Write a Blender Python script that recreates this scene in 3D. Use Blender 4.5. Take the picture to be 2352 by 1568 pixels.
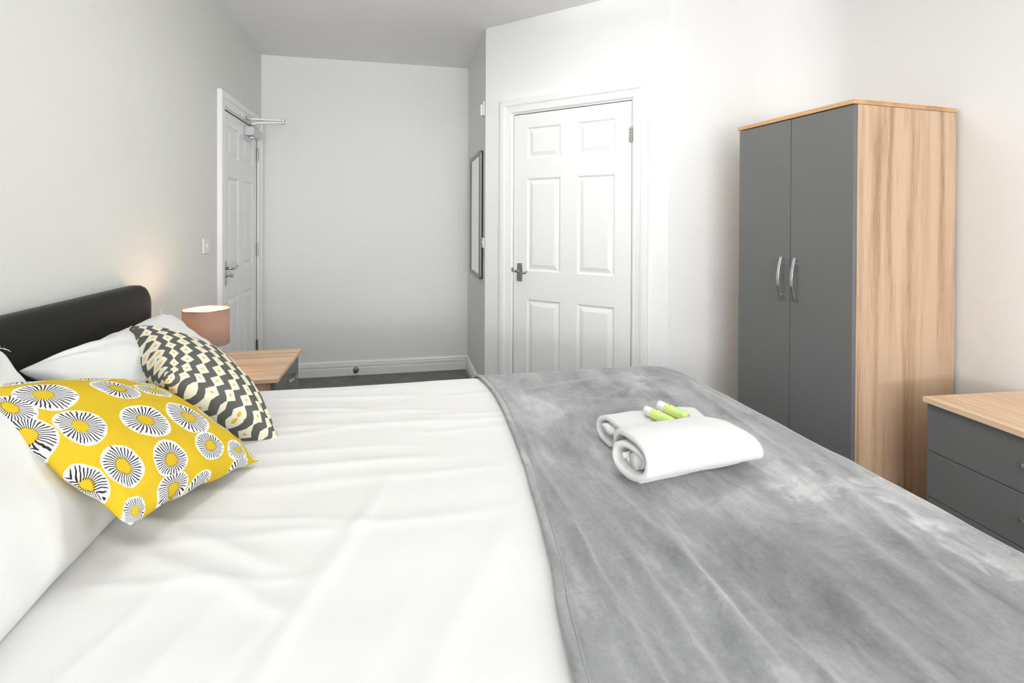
import bpy, math, random
from math import sin, cos, pi, radians, sqrt, exp, atan2
from mathutils import Vector, Matrix, noise

for o in list(bpy.data.objects): bpy.data.objects.remove(o, do_unlink=True)
S = bpy.context.scene
COL = S.collection
H = 1.27                      # eye height above the carpet

# ------------------------------------------------------------------ camera
yaw, pitch, roll = radians(12.07), radians(-.398), radians(.24)
F0 = Vector((sin(yaw), cos(yaw), 0)); R0 = Vector((cos(yaw), -sin(yaw), 0)); U0 = Vector((0, 0, 1))
F2 = F0*cos(pitch) + U0*sin(pitch); U2 = U0*cos(pitch) - F0*sin(pitch)
R3 = R0*cos(roll) + U2*sin(roll); U3 = U2*cos(roll) - R0*sin(roll)
cd = bpy.data.cameras.new('camera'); cam = bpy.data.objects.new('camera', cd); COL.objects.link(cam)
cam.matrix_world = Matrix(((R3.x, U3.x, -F2.x, 0), (R3.y, U3.y, -F2.y, 0), (R3.z, U3.z, -F2.z, H), (0, 0, 0, 1)))
cd.sensor_fit = 'HORIZONTAL'; cd.sensor_width = 36; cd.lens = 1191.8/2352*36
cd.shift_y = (520.6-784)/2352; cd.clip_start = .02
S.camera = cam

# ------------------------------------------------------------------ world, light, exposure
S.view_settings.view_transform = 'Standard'; S.view_settings.look = 'None'
S.view_settings.gamma = 1; S.view_settings.use_curve_mapping = False
S.view_settings.exposure = -0.02
W = bpy.data.worlds.new('world'); S.world = W; W.use_nodes = True
W.node_tree.nodes['Background'].inputs[0].default_value = (.95, .98, 1, 1)
W.node_tree.nodes['Background'].inputs[1].default_value = .3
def area(name, loc, rot, sx, sy, e, col=(1, 1, 1)):
    l = bpy.data.lights.new(name, 'AREA'); l.shape = 'RECTANGLE'; l.size = sx; l.size_y = sy; l.energy = e; l.color = col
    o = bpy.data.objects.new(name, l); o.location = loc; o.rotation_euler = rot; COL.objects.link(o); return o
# daylight entering through the wide window behind the photographer
area('window_daylight', (.30, -2.92, 1.60), (radians(90), 0, 0), 2.8, 1.7, 50, (.97, .985, 1))
# added fill near the window, aimed up to brighten the ceiling
area('ceiling_fill', (.30, -2.88, 1.10), (radians(140), 0, 0), 2.8, .9, 112, (1, 1, 1))

# ------------------------------------------------------------------ materials
def mat(name, col=(.8, .8, .8), rough=.5, metal=0, spec=.5, sheen=0, coat=0):
    m = bpy.data.materials.new(name); m.use_nodes = True
    b = m.node_tree.nodes['Principled BSDF']
    b.inputs['Base Color'].default_value = (*col, 1); b.inputs['Roughness'].default_value = rough
    b.inputs['Metallic'].default_value = metal; b.inputs['Specular IOR Level'].default_value = spec
    b.inputs['Sheen Weight'].default_value = sheen; b.inputs['Coat Weight'].default_value = coat
    return m
class N:
    """tiny node helper"""
    def __init__(s, m): s.t = m.node_tree; s.n = s.t.nodes; s.l = s.t.links; s.b = s.n['Principled BSDF']
    def new(s, t, **k):
        x = s.n.new(t)
        for a, v in k.items():
            if a.startswith('i_'): x.inputs[a[2:].replace('_', ' ')].default_value = v
            else: setattr(x, a, v)
        return x
    def link(s, a, b): s.l.new(a, b)
    def put(s, v, sock):
        if isinstance(v, (int, float)): sock.default_value = v
        elif isinstance(v, (tuple, list)): sock.default_value = v
        else: s.l.new(v, sock)
    def m(s, op, a, b=0.0, c=0.0, clamp=False):
        x = s.n.new('ShaderNodeMath'); x.operation = op; x.use_clamp = clamp
        s.put(a, x.inputs[0]); s.put(b, x.inputs[1]); s.put(c, x.inputs[2]); return x.outputs[0]
    def mix(s, f, a, b):
        x = s.n.new('ShaderNodeMix'); x.data_type = 'RGBA'
        s.put(f, x.inputs[0]); s.put(a, x.inputs[6]); s.put(b, x.inputs[7]); return x.outputs[2]
    def coord(s, kind='Object', scale=(1, 1, 1), rot=(0, 0, 0), loc=(0, 0, 0)):
        c = s.n.new('ShaderNodeTexCoord'); mp = s.n.new('ShaderNodeMapping')
        mp.inputs['Scale'].default_value = scale; mp.inputs['Rotation'].default_value = rot; mp.inputs['Location'].default_value = loc
        s.l.new(c.outputs[kind], mp.inputs[0]); return mp.outputs[0]
    def noise(s, vec, scale, detail=4, rough=.55, dist=0, out=0):
        x = s.n.new('ShaderNodeTexNoise'); s.l.new(vec, x.inputs['Vector'])
        x.inputs['Scale'].default_value = scale; x.inputs['Detail'].default_value = detail
        x.inputs['Roughness'].default_value = rough; x.inputs['Distortion'].default_value = dist; return x.outputs[out]
    def ramp(s, f, stops):
        x = s.n.new('ShaderNodeValToRGB'); s.l.new(f, x.inputs[0]); e = x.color_ramp.elements
        while len(e) < len(stops): e.new(.5)
        for i, (p, c) in enumerate(stops): e[i].position = p; e[i].color = (*c, 1) if len(c) == 3 else c
        return x.outputs[0]
    def bump(s, h, strength=.3, dist=.002, prev=None):
        x = s.n.new('ShaderNodeBump'); x.inputs['Strength'].default_value = strength; x.inputs['Distance'].default_value = dist
        s.l.new(h, x.inputs['Height'])
        if prev: s.l.new(prev, x.inputs['Normal'])
        s.l.new(x.outputs[0], s.b.inputs['Normal']); return x.outputs[0]
    def step(s, v, lo, hi):
        x = s.n.new('ShaderNodeMapRange'); x.interpolation_type = 'SMOOTHSTEP'
        s.put(v, x.inputs[0]); x.inputs[1].default_value = lo; x.inputs[2].default_value = hi; return x.outputs[0]

def paint(name, col, rough=.6, spec=.3):
    m = mat(name, col, rough, spec=spec); n = N(m)
    n.bump(n.noise(n.coord('Object'), 260, 3), .06, .001)
    return m
M = {}
M['wall_white'] = paint('white_emulsion', (.915, .918, .915))
M['wall_grey'] = paint('pale_grey_emulsion', (.80, .805, .775))
M['ceiling'] = paint('ceiling_emulsion', (.925, .93, .925))
M['gloss'] = mat('white_gloss_paint', (.92, .922, .918), .25, spec=.5)
M['plastic'] = mat('white_plastic', (.86, .86, .85), .3)
M['chrome'] = mat('chrome', (.82, .82, .82), .12, 1)
M['satin'] = mat('satin_nickel', (.40, .385, .35), .32, 1)
M['alu'] = mat('silver_painted_metal', (.60, .63, .66), .35, .6)
M['steel'] = mat('brushed_steel', (.42, .41, .39), .35, 1)
M['dark'] = mat('dark_gap', (.02, .02, .02), .8)
M['rubber'] = mat('black_rubber', (.02, .02, .02), .6)
M['brass'] = mat('brass_key', (.62, .50, .33), .3, 1)

m = M['carpet'] = mat('grey_carpet', (.15, .145, .135), .95, spec=.1); n = N(m); v = n.coord('Object')
f = n.noise(v, 170, 4, .7); g = n.noise(v, 9, 3, .6)
n.link(n.ramp(n.m('ADD', n.m('MULTIPLY', f, .8), n.m('MULTIPLY', g, .2)), [(.36, (.09, .088, .085)), (.5, (.22, .215, .205)), (.64, (.42, .41, .39))]), n.b.inputs['Base Color'])
n.bump(f, .8, .006)

def wood(name, grain, light=(.66, .47, .31), mid=(.56, .37, .22), dark=(.38, .235, .13), seed=0, fig=.16):
    """oak decor; grain = axis (0,1,2) the grain runs along"""
    m = mat(name, mid, .42, spec=.35); n = N(m)
    sc = [1, 1, 1]; sc[grain] = .09
    v = n.coord('Object', tuple(sc), loc=(seed, seed*1.7, seed*.6))
    sc2 = [1, 1, 1]; sc2[grain] = .02
    vf = n.coord('Object', tuple(sc2), loc=(seed, 0, seed))
    sc3 = [1, 1, 1]; sc3[grain] = 6.5
    vs = n.coord('Object', tuple(sc3), loc=(0, seed, 0))
    broad = n.noise(v, 6.5, 2, .5, .25)
    rings = n.m('SINE', n.m('MULTIPLY', n.noise(v, 3.6, 3, .5, .6), 70))
    fine = n.noise(vf, 330, 3, .65)
    band = n.noise(vf, 16, 2, .5)
    flake = n.step(n.noise(vs, 30, 2, .5), .66, .78)
    t = n.m('ADD', n.m('MULTIPLY', broad, .45), n.m('ADD', n.m('MULTIPLY', band, .55), n.m('ADD', n.m('MULTIPLY', rings, fig*.22), n.m('MULTIPLY', n.m('SUBTRACT', fine, .5), .55))))
    c = n.ramp(t, [(.34, dark), (.455, mid), (.57, light)])
    c = n.mix(n.m('MULTIPLY', flake, .25), c, (*[min(1, x*1.25) for x in light], 1))
    n.link(c, n.b.inputs['Base Color']); n.bump(fine, .12, .001); return m
M['oak_z'] = wood('oak_decor_upright', 2, (.67, .485, .335), (.575, .39, .25), (.39, .25, .15), 3.1, .22)
M['oak_x'] = wood('oak_decor_across', 0, (.80, .57, .37), (.69, .46, .28), (.50, .31, .17), 5.3)
M['oak_y'] = wood('oak_decor_along', 1, (.86, .65, .45), (.77, .54, .35), (.56, .37, .22), 1.3, .08)
M['oak_edge'] = wood('oak_edging', 1, (.68, .42, .22), (.60, .35, .17), (.48, .27, .13), 7.7, .03)
M['oak_edge_x'] = wood('oak_edging_across', 0, (.70, .46, .26), (.63, .39, .21), (.50, .29, .15), 8.7, .03)
M['anthracite'] = mat('anthracite_board', (.165, .168, .168), .42, spec=.45)

m = M['leather'] = mat('black_faux_leather', (.013, .013, .012), .55, spec=.12, sheen=.05); n = N(m)
vo = n.new('ShaderNodeTexVoronoi', feature='DISTANCE_TO_EDGE'); vo.inputs['Scale'].default_value = 420
n.link(n.coord('Object'), vo.inputs['Vector']); n.bump(vo.outputs[0], .15, .001)

def cloth(name, col, scale=420, bs=.15, rough=.9, sheen=.2):
    m = mat(name, col, rough, spec=.15, sheen=sheen); n = N(m); v = n.coord('Object')
    n.bump(n.noise(v, scale, 3), bs, .0008); return m
M['duvet'] = cloth('white_cotton', (.80, .80, .792)); M['pillow'] = cloth('white_cotton_pillow', (.83, .835, .83))
M['mattress'] = cloth('mattress_ticking', (.8, .8, .78)); M['divan'] = cloth('divan_fabric', (.04, .04, .04))
m = M['terry'] = mat('white_terry', (.86, .86, .86), .95, spec=.1, sheen=.4); n = N(m); v = n.coord('Object')
n.bump(n.m('ADD', n.noise(v, 700, 3, .7), n.noise(v, 160, 2)), .55, .0025)

# brushed velvet throw: the nap lies in streaky patches
m = M['velvet'] = mat('grey_velvet_fleece', (.34, .34, .35), .85, spec=.15, sheen=.5); n = N(m)
v = n.coord('Object', (1.0, .55, 1), rot=(0, 0, radians(20)))
v2 = n.coord('Object', (1.0, .22, 1), rot=(0, 0, radians(-14)))
big = n.noise(v, 3.1, 9, .66, 1.1); strk = n.noise(v2, 13, 8, .68, .5); fine = n.noise(n.coord('Object'), 90, 5, .7)
t = n.m('ADD', n.m('MULTIPLY', big, .52), n.m('ADD', n.m('MULTIPLY', strk, .34), n.m('MULTIPLY', fine, .14)))
wob = n.noise(n.coord('Object'), 7, 5, .6, 1.5, out=1)
tc = n.new('ShaderNodeTexCoord')
va = n.new('ShaderNodeVectorMath', operation='MULTIPLY_ADD'); n.link(wob, va.inputs[0]); va.inputs[1].default_value = (.24, .24, .24)
n.link(tc.outputs['Object'], va.inputs[2])
def blob(cx, cy, rx, ry, amp):
    s = n.new('ShaderNodeVectorMath', operation='SUBTRACT'); n.link(va.outputs[0], s.inputs[0]); s.inputs[1].default_value = (cx+.12, cy+.12, H-.65)
    k = n.new('ShaderNodeVectorMath', operation='MULTIPLY'); n.link(s.outputs[0], k.inputs[0]); k.inputs[1].default_value = (1/rx, 1/ry, 0)
    l = n.new('ShaderNodeVectorMath', operation='LENGTH'); n.link(k.outputs[0], l.inputs[0])
    return n.m('MULTIPLY', n.m('SUBTRACT', 1.0, n.step(l.outputs['Value'], .55, 1.0)), amp)
for b_ in [(.93, 1.12, .13, .10, .07), (.98, 1.06, .16, .05, .07), (1.16, 1.00, .07, .16, .14), (1.13, .80, .06, .16, .12), (.50, 1.72, .10, .20, .07), (.74, 1.90, .16, .12, -.10), (.88, 1.78, .13, .07, -.10), (.80, .80, .30, .22, -.055), (1.02, .86, .12, .12, -.05), (.92, 2.02, .12, .05, .06), (.44, 1.15, .07, .4, -.04)]:
    t = n.m('ADD', t, blob(*b_[:4], b_[4]*.85))
n.link(n.ramp(t, [(.32, (.11, .11, .115)), (.43, (.20, .202, .21)), (.52, (.29, .293, .305)), (.60, (.42, .424, .432)), (.71, (.62, .625, .62))]), n.b.inputs['Base Color'])
n.bump(fine, .25, .003)
M['velvet_hem'] = mat('grey_fleece_hem', (.28, .283, .29), .9, spec=.1, sheen=.4)

# yellow cushion print: white rosettes with inked spokes round a yellow eye
m = M['print_yellow'] = mat('yellow_rosette_print', (.8, .6, .03), .85, spec=.15); n = N(m)
uv = n.coord('UV', rot=(0, 0, radians(14)), loc=(.11, .07, 0))
wn = n.noise(uv, 3.0, 2, out=1)
w_ = n.new('ShaderNodeVectorMath', operation='MULTIPLY_ADD'); n.link(wn, w_.inputs[0]); w_.inputs[1].default_value = (.05, .05, 0); n.link(uv, w_.inputs[2])
SC = 3.6
vo = n.new('ShaderNodeTexVoronoi', voronoi_dimensions='2D'); vo.inputs['Scale'].default_value = SC; vo.inputs['Randomness'].default_value = .42
n.link(w_.outputs[0], vo.inputs['Vector'])
df = n.new('ShaderNodeVectorMath', operation='SUBTRACT'); n.link(w_.outputs[0], df.inputs[0]); n.link(vo.outputs['Position'], df.inputs[1])
sp = n.new('ShaderNodeSeparateXYZ'); n.link(df.outputs[0], sp.inputs[0])
ang = n.m('ARCTAN2', sp.outputs[1], sp.outputs[0])
r = n.m('MULTIPLY', n.m('SQRT', n.m('ADD', n.m('POWER', sp.outputs[0], 2), n.m('POWER', n.m('MULTIPLY', sp.outputs[1], 1.12), 2))), SC)
cellc = n.new('ShaderNodeSeparateColor'); n.link(vo.outputs['Color'], cellc.inputs[0])
rj = n.m('ADD', r, n.m('MULTIPLY', n.m('SUBTRACT', n.noise(uv, 30, 2), .5), .02))
spoke = n.m('SINE', n.m('ADD', n.m('MULTIPLY', ang, 33), n.m('ADD', n.m('MULTIPLY', r, n.m('MULTIPLY', n.m('SUBTRACT', cellc.outputs[0], .5), 16)), n.m('MULTIPLY', n.noise(uv, 14, 2), 9))))
an_n = n.noise(n.new('ShaderNodeCombineXYZ').outputs[0], 1)
cv = n.new('ShaderNodeCombineXYZ'); n.link(n.m('MULTIPLY', ang, 4), cv.inputs[0]); n.link(cellc.outputs[1], cv.inputs[1])
lenj = n.m('MULTIPLY', n.m('SUBTRACT', n.noise(cv.outputs[0], 2.2, 3), .5), .30)
outer = n.m('ADD', .45, n.m('MULTIPLY', n.m('SUBTRACT', cellc.outputs[2], .5), .08))
white = n.m('LESS_THAN', rj, outer)
eye = n.m('LESS_THAN', rj, n.m('ADD', .155, n.m('MULTIPLY', cellc.outputs[1], .03)))
sw = n.m('GREATER_THAN', spoke, n.m('ADD', -.25, n.m('MULTIPLY', r, 1.7)))
line = n.m('MULTIPLY', sw, n.m('MULTIPLY', n.m('GREATER_THAN', r, n.m('ADD', .15, n.m('MULTIPLY', lenj, .35))), n.m('LESS_THAN', n.m('ADD', r, lenj), n.m('SUBTRACT', outer, .045))))
Y = (.67, .46, .025, 1)
c = n.mix(white, Y, (.90, .90, .90, 1)); c = n.mix(eye, c, Y); c = n.mix(line, c, (.03, .03, .035, 1))
n.link(c, n.b.inputs['Base Color']); n.bump(n.noise(n.coord('Object'), 500, 2), .12, .0008)

# grey and cream cushion print: zigzag bands, chains of lozenges with an ochre dot
m = M['print_zigzag'] = mat('zigzag_lozenge_print', (.8, .8, .7), .85, spec=.15); n = N(m)
uv = n.coord('UV', rot=(0, 0, radians(6)))
wn = n.noise(uv, 16, 3, out=1)
w_ = n.new('ShaderNodeVectorMath', operation='MULTIPLY_ADD'); n.link(wn, w_.inputs[0]); w_.inputs[1].default_value = (.009, .009, 0); n.link(uv, w_.inputs[2])
sp = n.new('ShaderNodeSeparateXYZ'); n.link(w_.outputs[0], sp.inputs[0])
RN, CN = 7.4, 7.4
vv = n.m('MULTIPLY', sp.outputs[1], RN); row = n.m('FLOOR', vv); y_ = n.m('ABSOLUTE', n.m('SUBTRACT', n.m('SUBTRACT', vv, row), .5))
ys = n.m('SUBTRACT', n.m('SUBTRACT', vv, row), .5)
uu = n.m('ADD', n.m('MULTIPLY', sp.outputs[0], CN), n.m('MULTIPLY', n.m('MODULO', n.m('ABSOLUTE', row), 2), .5))
fr = n.m('SUBTRACT', n.m('FRACT', uu), .5); tri = n.m('MULTIPLY', n.m('ABSOLUTE', fr), 2)
half = n.m('ADD', .03, n.m('MULTIPLY', n.m('SUBTRACT', 1, tri), .41))
cream = n.m('LESS_THAN', y_, half)
dot = n.m('LESS_THAN', n.m('ADD', n.m('POWER', n.m('MULTIPLY', ys, 1.0), 2), n.m('POWER', n.m('MULTIPLY', fr, 1.4), 2)), .0125)
c = n.mix(cream, (.125, .125, .115, 1), (.88, .85, .68, 1)); c = n.mix(dot, c, (.82, .47, .05, 1))
n.link(c, n.b.inputs['Base Color']); n.bump(n.noise(n.coord('Object'), 500, 2), .12, .0008)

# lampshade
m = M['shade'] = bpy.data.materials.new('taupe_lampshade'); m.use_nodes = True; nt = m.node_tree; nt.nodes.clear()
o_ = nt.nodes.new('ShaderNodeOutputMaterial'); d_ = nt.nodes.new('ShaderNodeBsdfDiffuse'); t_ = nt.nodes.new('ShaderNodeBsdfTranslucent'); x_ = nt.nodes.new('ShaderNodeMixShader')
t_.inputs[0].default_value = (.185, .12, .105, 1); x_.inputs[0].default_value = .30
g_ = nt.nodes.new('ShaderNodeNewGeometry'); mx_ = nt.nodes.new('ShaderNodeMix'); mx_.data_type = 'RGBA'   # cream lining inside, taupe cloth outside
nt.links.new(g_.outputs['Backfacing'], mx_.inputs[0]); mx_.inputs[6].default_value = (.235, .215, .23, 1); mx_.inputs[7].default_value = (.85, .78, .62, 1)
nt.links.new(mx_.outputs[2], d_.inputs[0])
nt.links.new(d_.outputs[0], x_.inputs[1]); nt.links.new(t_.outputs[0], x_.inputs[2]); nt.links.new(x_.outputs[0], o_.inputs[0])
M['shade_in'] = mat('cream_lining', (.85, .78, .62), .7)
M['copper'] = mat('copper', (.75, .42, .22), .25, 1)
m = M['glass'] = mat('smoked_glass', (.75, .75, .73), .06, spec=.6); m.node_tree.nodes['Principled BSDF'].inputs['Transmission Weight'].default_value = .8
m = M['bulb'] = mat('lit_bulb', (1, .9, .7), .4); b = m.node_tree.nodes['Principled BSDF']; b.inputs['Emission Color'].default_value = (1, .72, .42, 1); b.inputs['Emission Strength'].default_value = 14
M['arm'] = mat('polished_steel_arm', (.55, .55, .54), .3, 1)
M['mirror'] = mat('mirror_glass', (.93, .94, .95), .01, 1)
M['mframe'] = mat('pewter_frame', (.27, .28, .28), .4, .5)
m = M['opal'] = mat('opal_glass', (.80, .80, .70), .35)
m = M['gel_clear'] = mat('frosted_plastic', (.97, .975, .95), .35); m.node_tree.nodes['Principled BSDF'].inputs['Transmission Weight'].default_value = .25
m = M['gel'] = mat('lime_gel', (.76, .90, .26), .2, spec=.6)
M['gel_label'] = mat('green_label', (.55, .83, .27), .4); M['ink'] = mat('dark_green_ink', (.25, .36, .10), .6)
M['pane'] = mat('window_pane', (1, 1, 1), .02); M['pane'].node_tree.nodes['Principled BSDF'].inputs['Transmission Weight'].default_value = 1
M['upvc'] = mat('white_upvc', (.85, .85, .85), .3)

# ------------------------------------------------------------------ geometry helpers
class MB:
    def __init__(s): s.v = []; s.f = []
    def add(s, vs, fs):
        k = len(s.v); s.v += [tuple(p) for p in vs]; s.f += [tuple(i+k for i in f) for f in fs]; return s
    def box(s, x0, x1, y0, y1, z0, z1):
        return s.add([(x0, y0, z0), (x1, y0, z0), (x1, y1, z0), (x0, y1, z0), (x0, y0, z1), (x1, y0, z1), (x1, y1, z1), (x0, y1, z1)],
                     [(0, 3, 2, 1), (4, 5, 6, 7), (0, 1, 5, 4), (1, 2, 6, 5), (2, 3, 7, 6), (3, 0, 4, 7)])
    def grid(s, rows, closed_u=False):
        nr, nc = len(rows), len(rows[0]); fs = []
        for i in range(nr-1):
            for j in range(nc if closed_u else nc-1):
                fs.append((i*nc+j, i*nc+(j+1) % nc, (i+1)*nc+(j+1) % nc, (i+1)*nc+j))
        return s.add([p for r in rows for p in r], fs)
    def tube(s, pts, rad, seg=12, cap=True):
        pts = [Vector(p) for p in pts]; rows = []
        for i, p in enumerate(pts):
            d = (pts[min(i+1, len(pts)-1)]-pts[max(i-1, 0)]).normalized()
            a = d.cross(Vector((0, 0, 1)) if abs(d.z) < .9 else Vector((1, 0, 0))).normalized(); b = d.cross(a)
            r = rad[i] if isinstance(rad, (list, tuple)) else rad
            rows.append([p+(a*cos(2*pi*k/seg)+b*sin(2*pi*k/seg))*r for k in range(seg)])
        k0 = len(s.v); s.grid(rows, True)
        if cap: s.f += [tuple(k0+k for k in range(seg)), tuple(k0+(len(rows)-1)*seg+k for k in reversed(range(seg)))]
        return s
    def lathe(s, prof, seg=40, axis='z', c=(0, 0, 0), cap=False):
        rows = []
        for r, h in prof:
            row = []
            for k in range(seg):
                a = 2*pi*k/seg; x, y, z = r*cos(a), r*sin(a), h
                if axis == 'x': x, y, z = h, r*cos(a), r*sin(a)
                if axis == 'y': x, y, z = r*sin(a), h, r*cos(a)
                row.append((x+c[0], y+c[1], z+c[2]))
            rows.append(row)
        k0 = len(s.v); s.grid(rows, True)
        if cap: s.f += [tuple(k0+k for k in reversed(range(seg))), tuple(k0+(len(rows)-1)*seg+k for k in range(seg))]
        return s
    def ribbon(s, pts, wdir, w, t, ndir=None):
        """flat bar swept along pts; wdir = width direction"""
        pts = [Vector(p) for p in pts]; wd = Vector(wdir).normalized(); rows = []
        for i, p in enumerate(pts):
            d = (pts[min(i+1, len(pts)-1)]-pts[max(i-1, 0)]).normalized(); nn = d.cross(wd).normalized()
            rows.append([p+wd*w/2+nn*t/2, p-wd*w/2+nn*t/2, p-wd*w/2-nn*t/2, p+wd*w/2-nn*t/2])
        k0 = len(s.v); s.grid(rows, True); n_ = len(rows)
        s.f += [(k0, k0+1, k0+2, k0+3), (k0+4*(n_-1)+3, k0+4*(n_-1)+2, k0+4*(n_-1)+1, k0+4*(n_-1))]
        return s
    def build(s, name, material, parent=None, smooth=False, bevel=0, T=None, uvs=None, seg=2):
        me = bpy.data.meshes.new(name); vs = [T @ Vector(p) for p in s.v] if T else s.v
        me.from_pydata([tuple(p) for p in vs], [], s.f); me.update()
        import bmesh
        bm = bmesh.new(); bm.from_mesh(me); bmesh.ops.recalc_face_normals(bm, faces=bm.faces); bm.to_mesh(me); bm.free()
        if uvs:
            l = me.uv_layers.new(name='UVMap')
            for lp in me.loops: l.data[lp.index].uv = uvs[lp.vertex_index]
        me.materials.append(material)
        if smooth: me.shade_smooth()
        o = bpy.data.objects.new(name, me); COL.objects.link(o)
        if parent: o.parent = parent
        if bevel:
            b = o.modifiers.new('bevel', 'BEVEL'); b.width = bevel; b.segments = seg; b.limit_method = 'ANGLE'; b.angle_limit = radians(40)
            me.shade_smooth(); b.harden_normals = True
        return o
def thing(name, label, cat, loc=(0, 0, 0), rotz=0, group=None):
    o = bpy.data.objects.new(name, None); COL.objects.link(o); o.location = loc; o.rotation_euler = (0, 0, rotz)
    o.empty_display_size = .05
    return tag(o, label, cat, group)
def tag(o, label, cat, group=None):
    o['label'] = label; o['category'] = cat
    if group: o['group'] = group
    return o
def struct(o, label=None, cat=None):
    o['kind'] = 'structure'
    if label: o['label'] = label
    if cat: o['category'] = cat
    return o
def empty(name, T):
    o = bpy.data.objects.new(name, None); COL.objects.link(o); o.matrix_world = T; o.empty_display_size = .05; return o
def frameT(p, d, nrm):
    """local x along d, local y = out of the wall (towards the room), z up"""
    d = Vector(d).normalized(); nrm = Vector(nrm).normalized()
    return Matrix(((d.x, nrm.x, 0, p[0]), (d.y, nrm.y, 0, p[1]), (0, 0, 1, 0), (0, 0, 0, 1)))
def nz(x, y, z=0, s=1.0): return noise.noise(Vector((x*s, y*s, z*s)))

# ------------------------------------------------------------------ room
CH = H+1.342; XL, XR, YB, YF = -1.10, 2.32, 4.50, -3.00
XT = .57; D0 = (XT, 3.555); D1 = (1.464, 2.661)
def wall(name, p0, p1, nrm, material, holes=(), label=None, cat='wall'):
    T = frameT(p0, (p1[0]-p0[0], p1[1]-p0[1], 0), (*nrm, 0)); L = sqrt((p1[0]-p0[0])**2+(p1[1]-p0[1])**2)
    b = MB(); xs = sorted({0, L, *[h[0] for h in holes], *[h[1] for h in holes]}); zs = sorted({0, CH, *[h[2] for h in holes], *[h[3] for h in holes]})
    for i in range(len(xs)-1):
        for j in range(len(zs)-1):
            cx, cz = (xs[i]+xs[i+1])/2, (zs[j]+zs[j+1])/2
            if any(h[0] < cx < h[1] and h[2] < cz < h[3] for h in holes): continue
            b.box(xs[i], xs[i+1], -.10, 0, zs[j], zs[j+1])
    o = b.build(name, material, T=T); return struct(o, label, cat)
# door openings (in wall coordinates)
D1Y0, D1W, D1H = 3.587, .780, H+.712          # left wall door
D2S0, D2W, D2H = .235, .814, H+.716           # door in the angled wall
G = .004
wall('wall_left', (XL, YF), (XL, YB), (1, 0), M['wall_grey'], [(D1Y0-G-YF, D1Y0+D1W+G-YF, 0, D1H+.006)], 'pale grey wall behind the bed and headboard')
wall('wall_back', (XL, YB), (XT, YB), (0, -1), M['wall_white'], (), 'white end wall of the alcove by the grey carpet')
wall('wall_return', (XT, YB), D0, (-1, 0), M['wall_grey'], (), 'narrow grey return wall carrying the tall mirror')
wall('wall_angled', D0, D1, (-1, -1), M['wall_white'], [(D2S0-G, D2S0+D2W+G, 0, D2H+.006)], 'white angled wall with the panelled cupboard door')
b = MB(); rf = .34; arc = [(D1[0], D1[1])]+[(XR-rf+rf*sin(radians(a)), D1[1]-rf+rf*cos(radians(a))) for a in range(0, 91, 5)]  # rounded corner invented so no shading line shows between the two walls
b.grid([[(x, y, 0), (x, y, CH)] for x, y in arc]); b.grid([[(x+.1*(i > 0), y+.1, 0), (x+.1*(i > 0), y+.1, CH)] for i, (x, y) in enumerate(arc)])
o = b.build('wall_side', M['wall_white'], smooth=True); struct(o, 'white wall beyond the wardrobe, corner rounded to blend its shading into the right wall', 'wall')
wall('wall_right', (XR, D1[1]-.34), (XR, YF), (-1, 0), M['wall_white'], (), 'white wall behind wardrobe and chest of drawers')
wall('wall_front', (XR, YF), (XL, YF), (0, 1), M['wall_white'], [(.20, 3.20, .62, 2.42)], 'white wall with the window, behind the camera')
def slab(name, z0, z1, material, label, cat):
    b = MB(); pts = [(XL-.1, YF-.1), (XR+.1, YF-.1), (XR+.1, D1[1]+.05), (D1[0]+.04, D1[1]+.05), (XT+.06, D0[1]+.06), (XT+.06, YB+.1), (XL-.1, YB+.1)]
    k = len(pts); b.add([(x, y, z0) for x, y in pts]+[(x, y, z1) for x, y in pts], [tuple(range(k)), tuple(range(k, 2*k))]+[(i, (i+1) % k, (i+1) % k+k, i+k) for i in range(k)])
    return struct(b.build(name, material), label, cat)
slab('floor', -.06, 0, M['carpet'], 'mottled grey carpet', 'floor')
slab('ceiling', CH, CH+.06, M['ceiling'], 'plain white ceiling', 'ceiling')

# skirting
SK = [(.0, .0), (.018, .0), (.018, .060), (.013, .066), (.017, .072), (.017, .090), (.012, .096), (.014, .104), (.008, .116), (.0, .120)]
def skirting(name, p0, p1, nrm, label):
    T = frameT(p0, (p1[0]-p0[0], p1[1]-p0[1], 0), (*nrm, 0)); L = sqrt((p1[0]-p0[0])**2+(p1[1]-p0[1])**2)
    b = MB(); k = len(SK); b.add([(0, d, z) for d, z in SK]+[(L, d, z) for d, z in SK], [tuple(range(k)), tuple(range(k, 2*k))]+[(i, (i+1) % k, (i+1) % k+k, i+k) for i in range(k)])
    return struct(b.build(name, M['gloss'], T=T), label, 'skirting board')
skirting('baseboard_back', (XL, YB), (XT, YB), (0, -1), 'moulded white skirting board along the end wall')
skirting('baseboard_return', (XT, YB), D0, (-1, 0), 'moulded white skirting board below the mirror')
skirting('baseboard_left', (XL, YF), (XL, D1Y0-.12), (1, 0), 'white skirting board behind the bed')
dd = (1/sqrt(2), -1/sqrt(2))
skirting('baseboard_angled', (D0[0]+dd[0]*(D2S0+D2W+.11), D0[1]+dd[1]*(D2S0+D2W+.11)), D1, (-1, -1), 'white skirting board right of the cupboard door')
skirting('baseboard_side', D1, (XR-.34, D1[1]), (0, -1), 'white skirting board beyond the wardrobe')
skirting('baseboard_right', (XR, D1[1]-.34), (XR, YF), (-1, 0), 'white skirting board behind the wardrobe')

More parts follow.
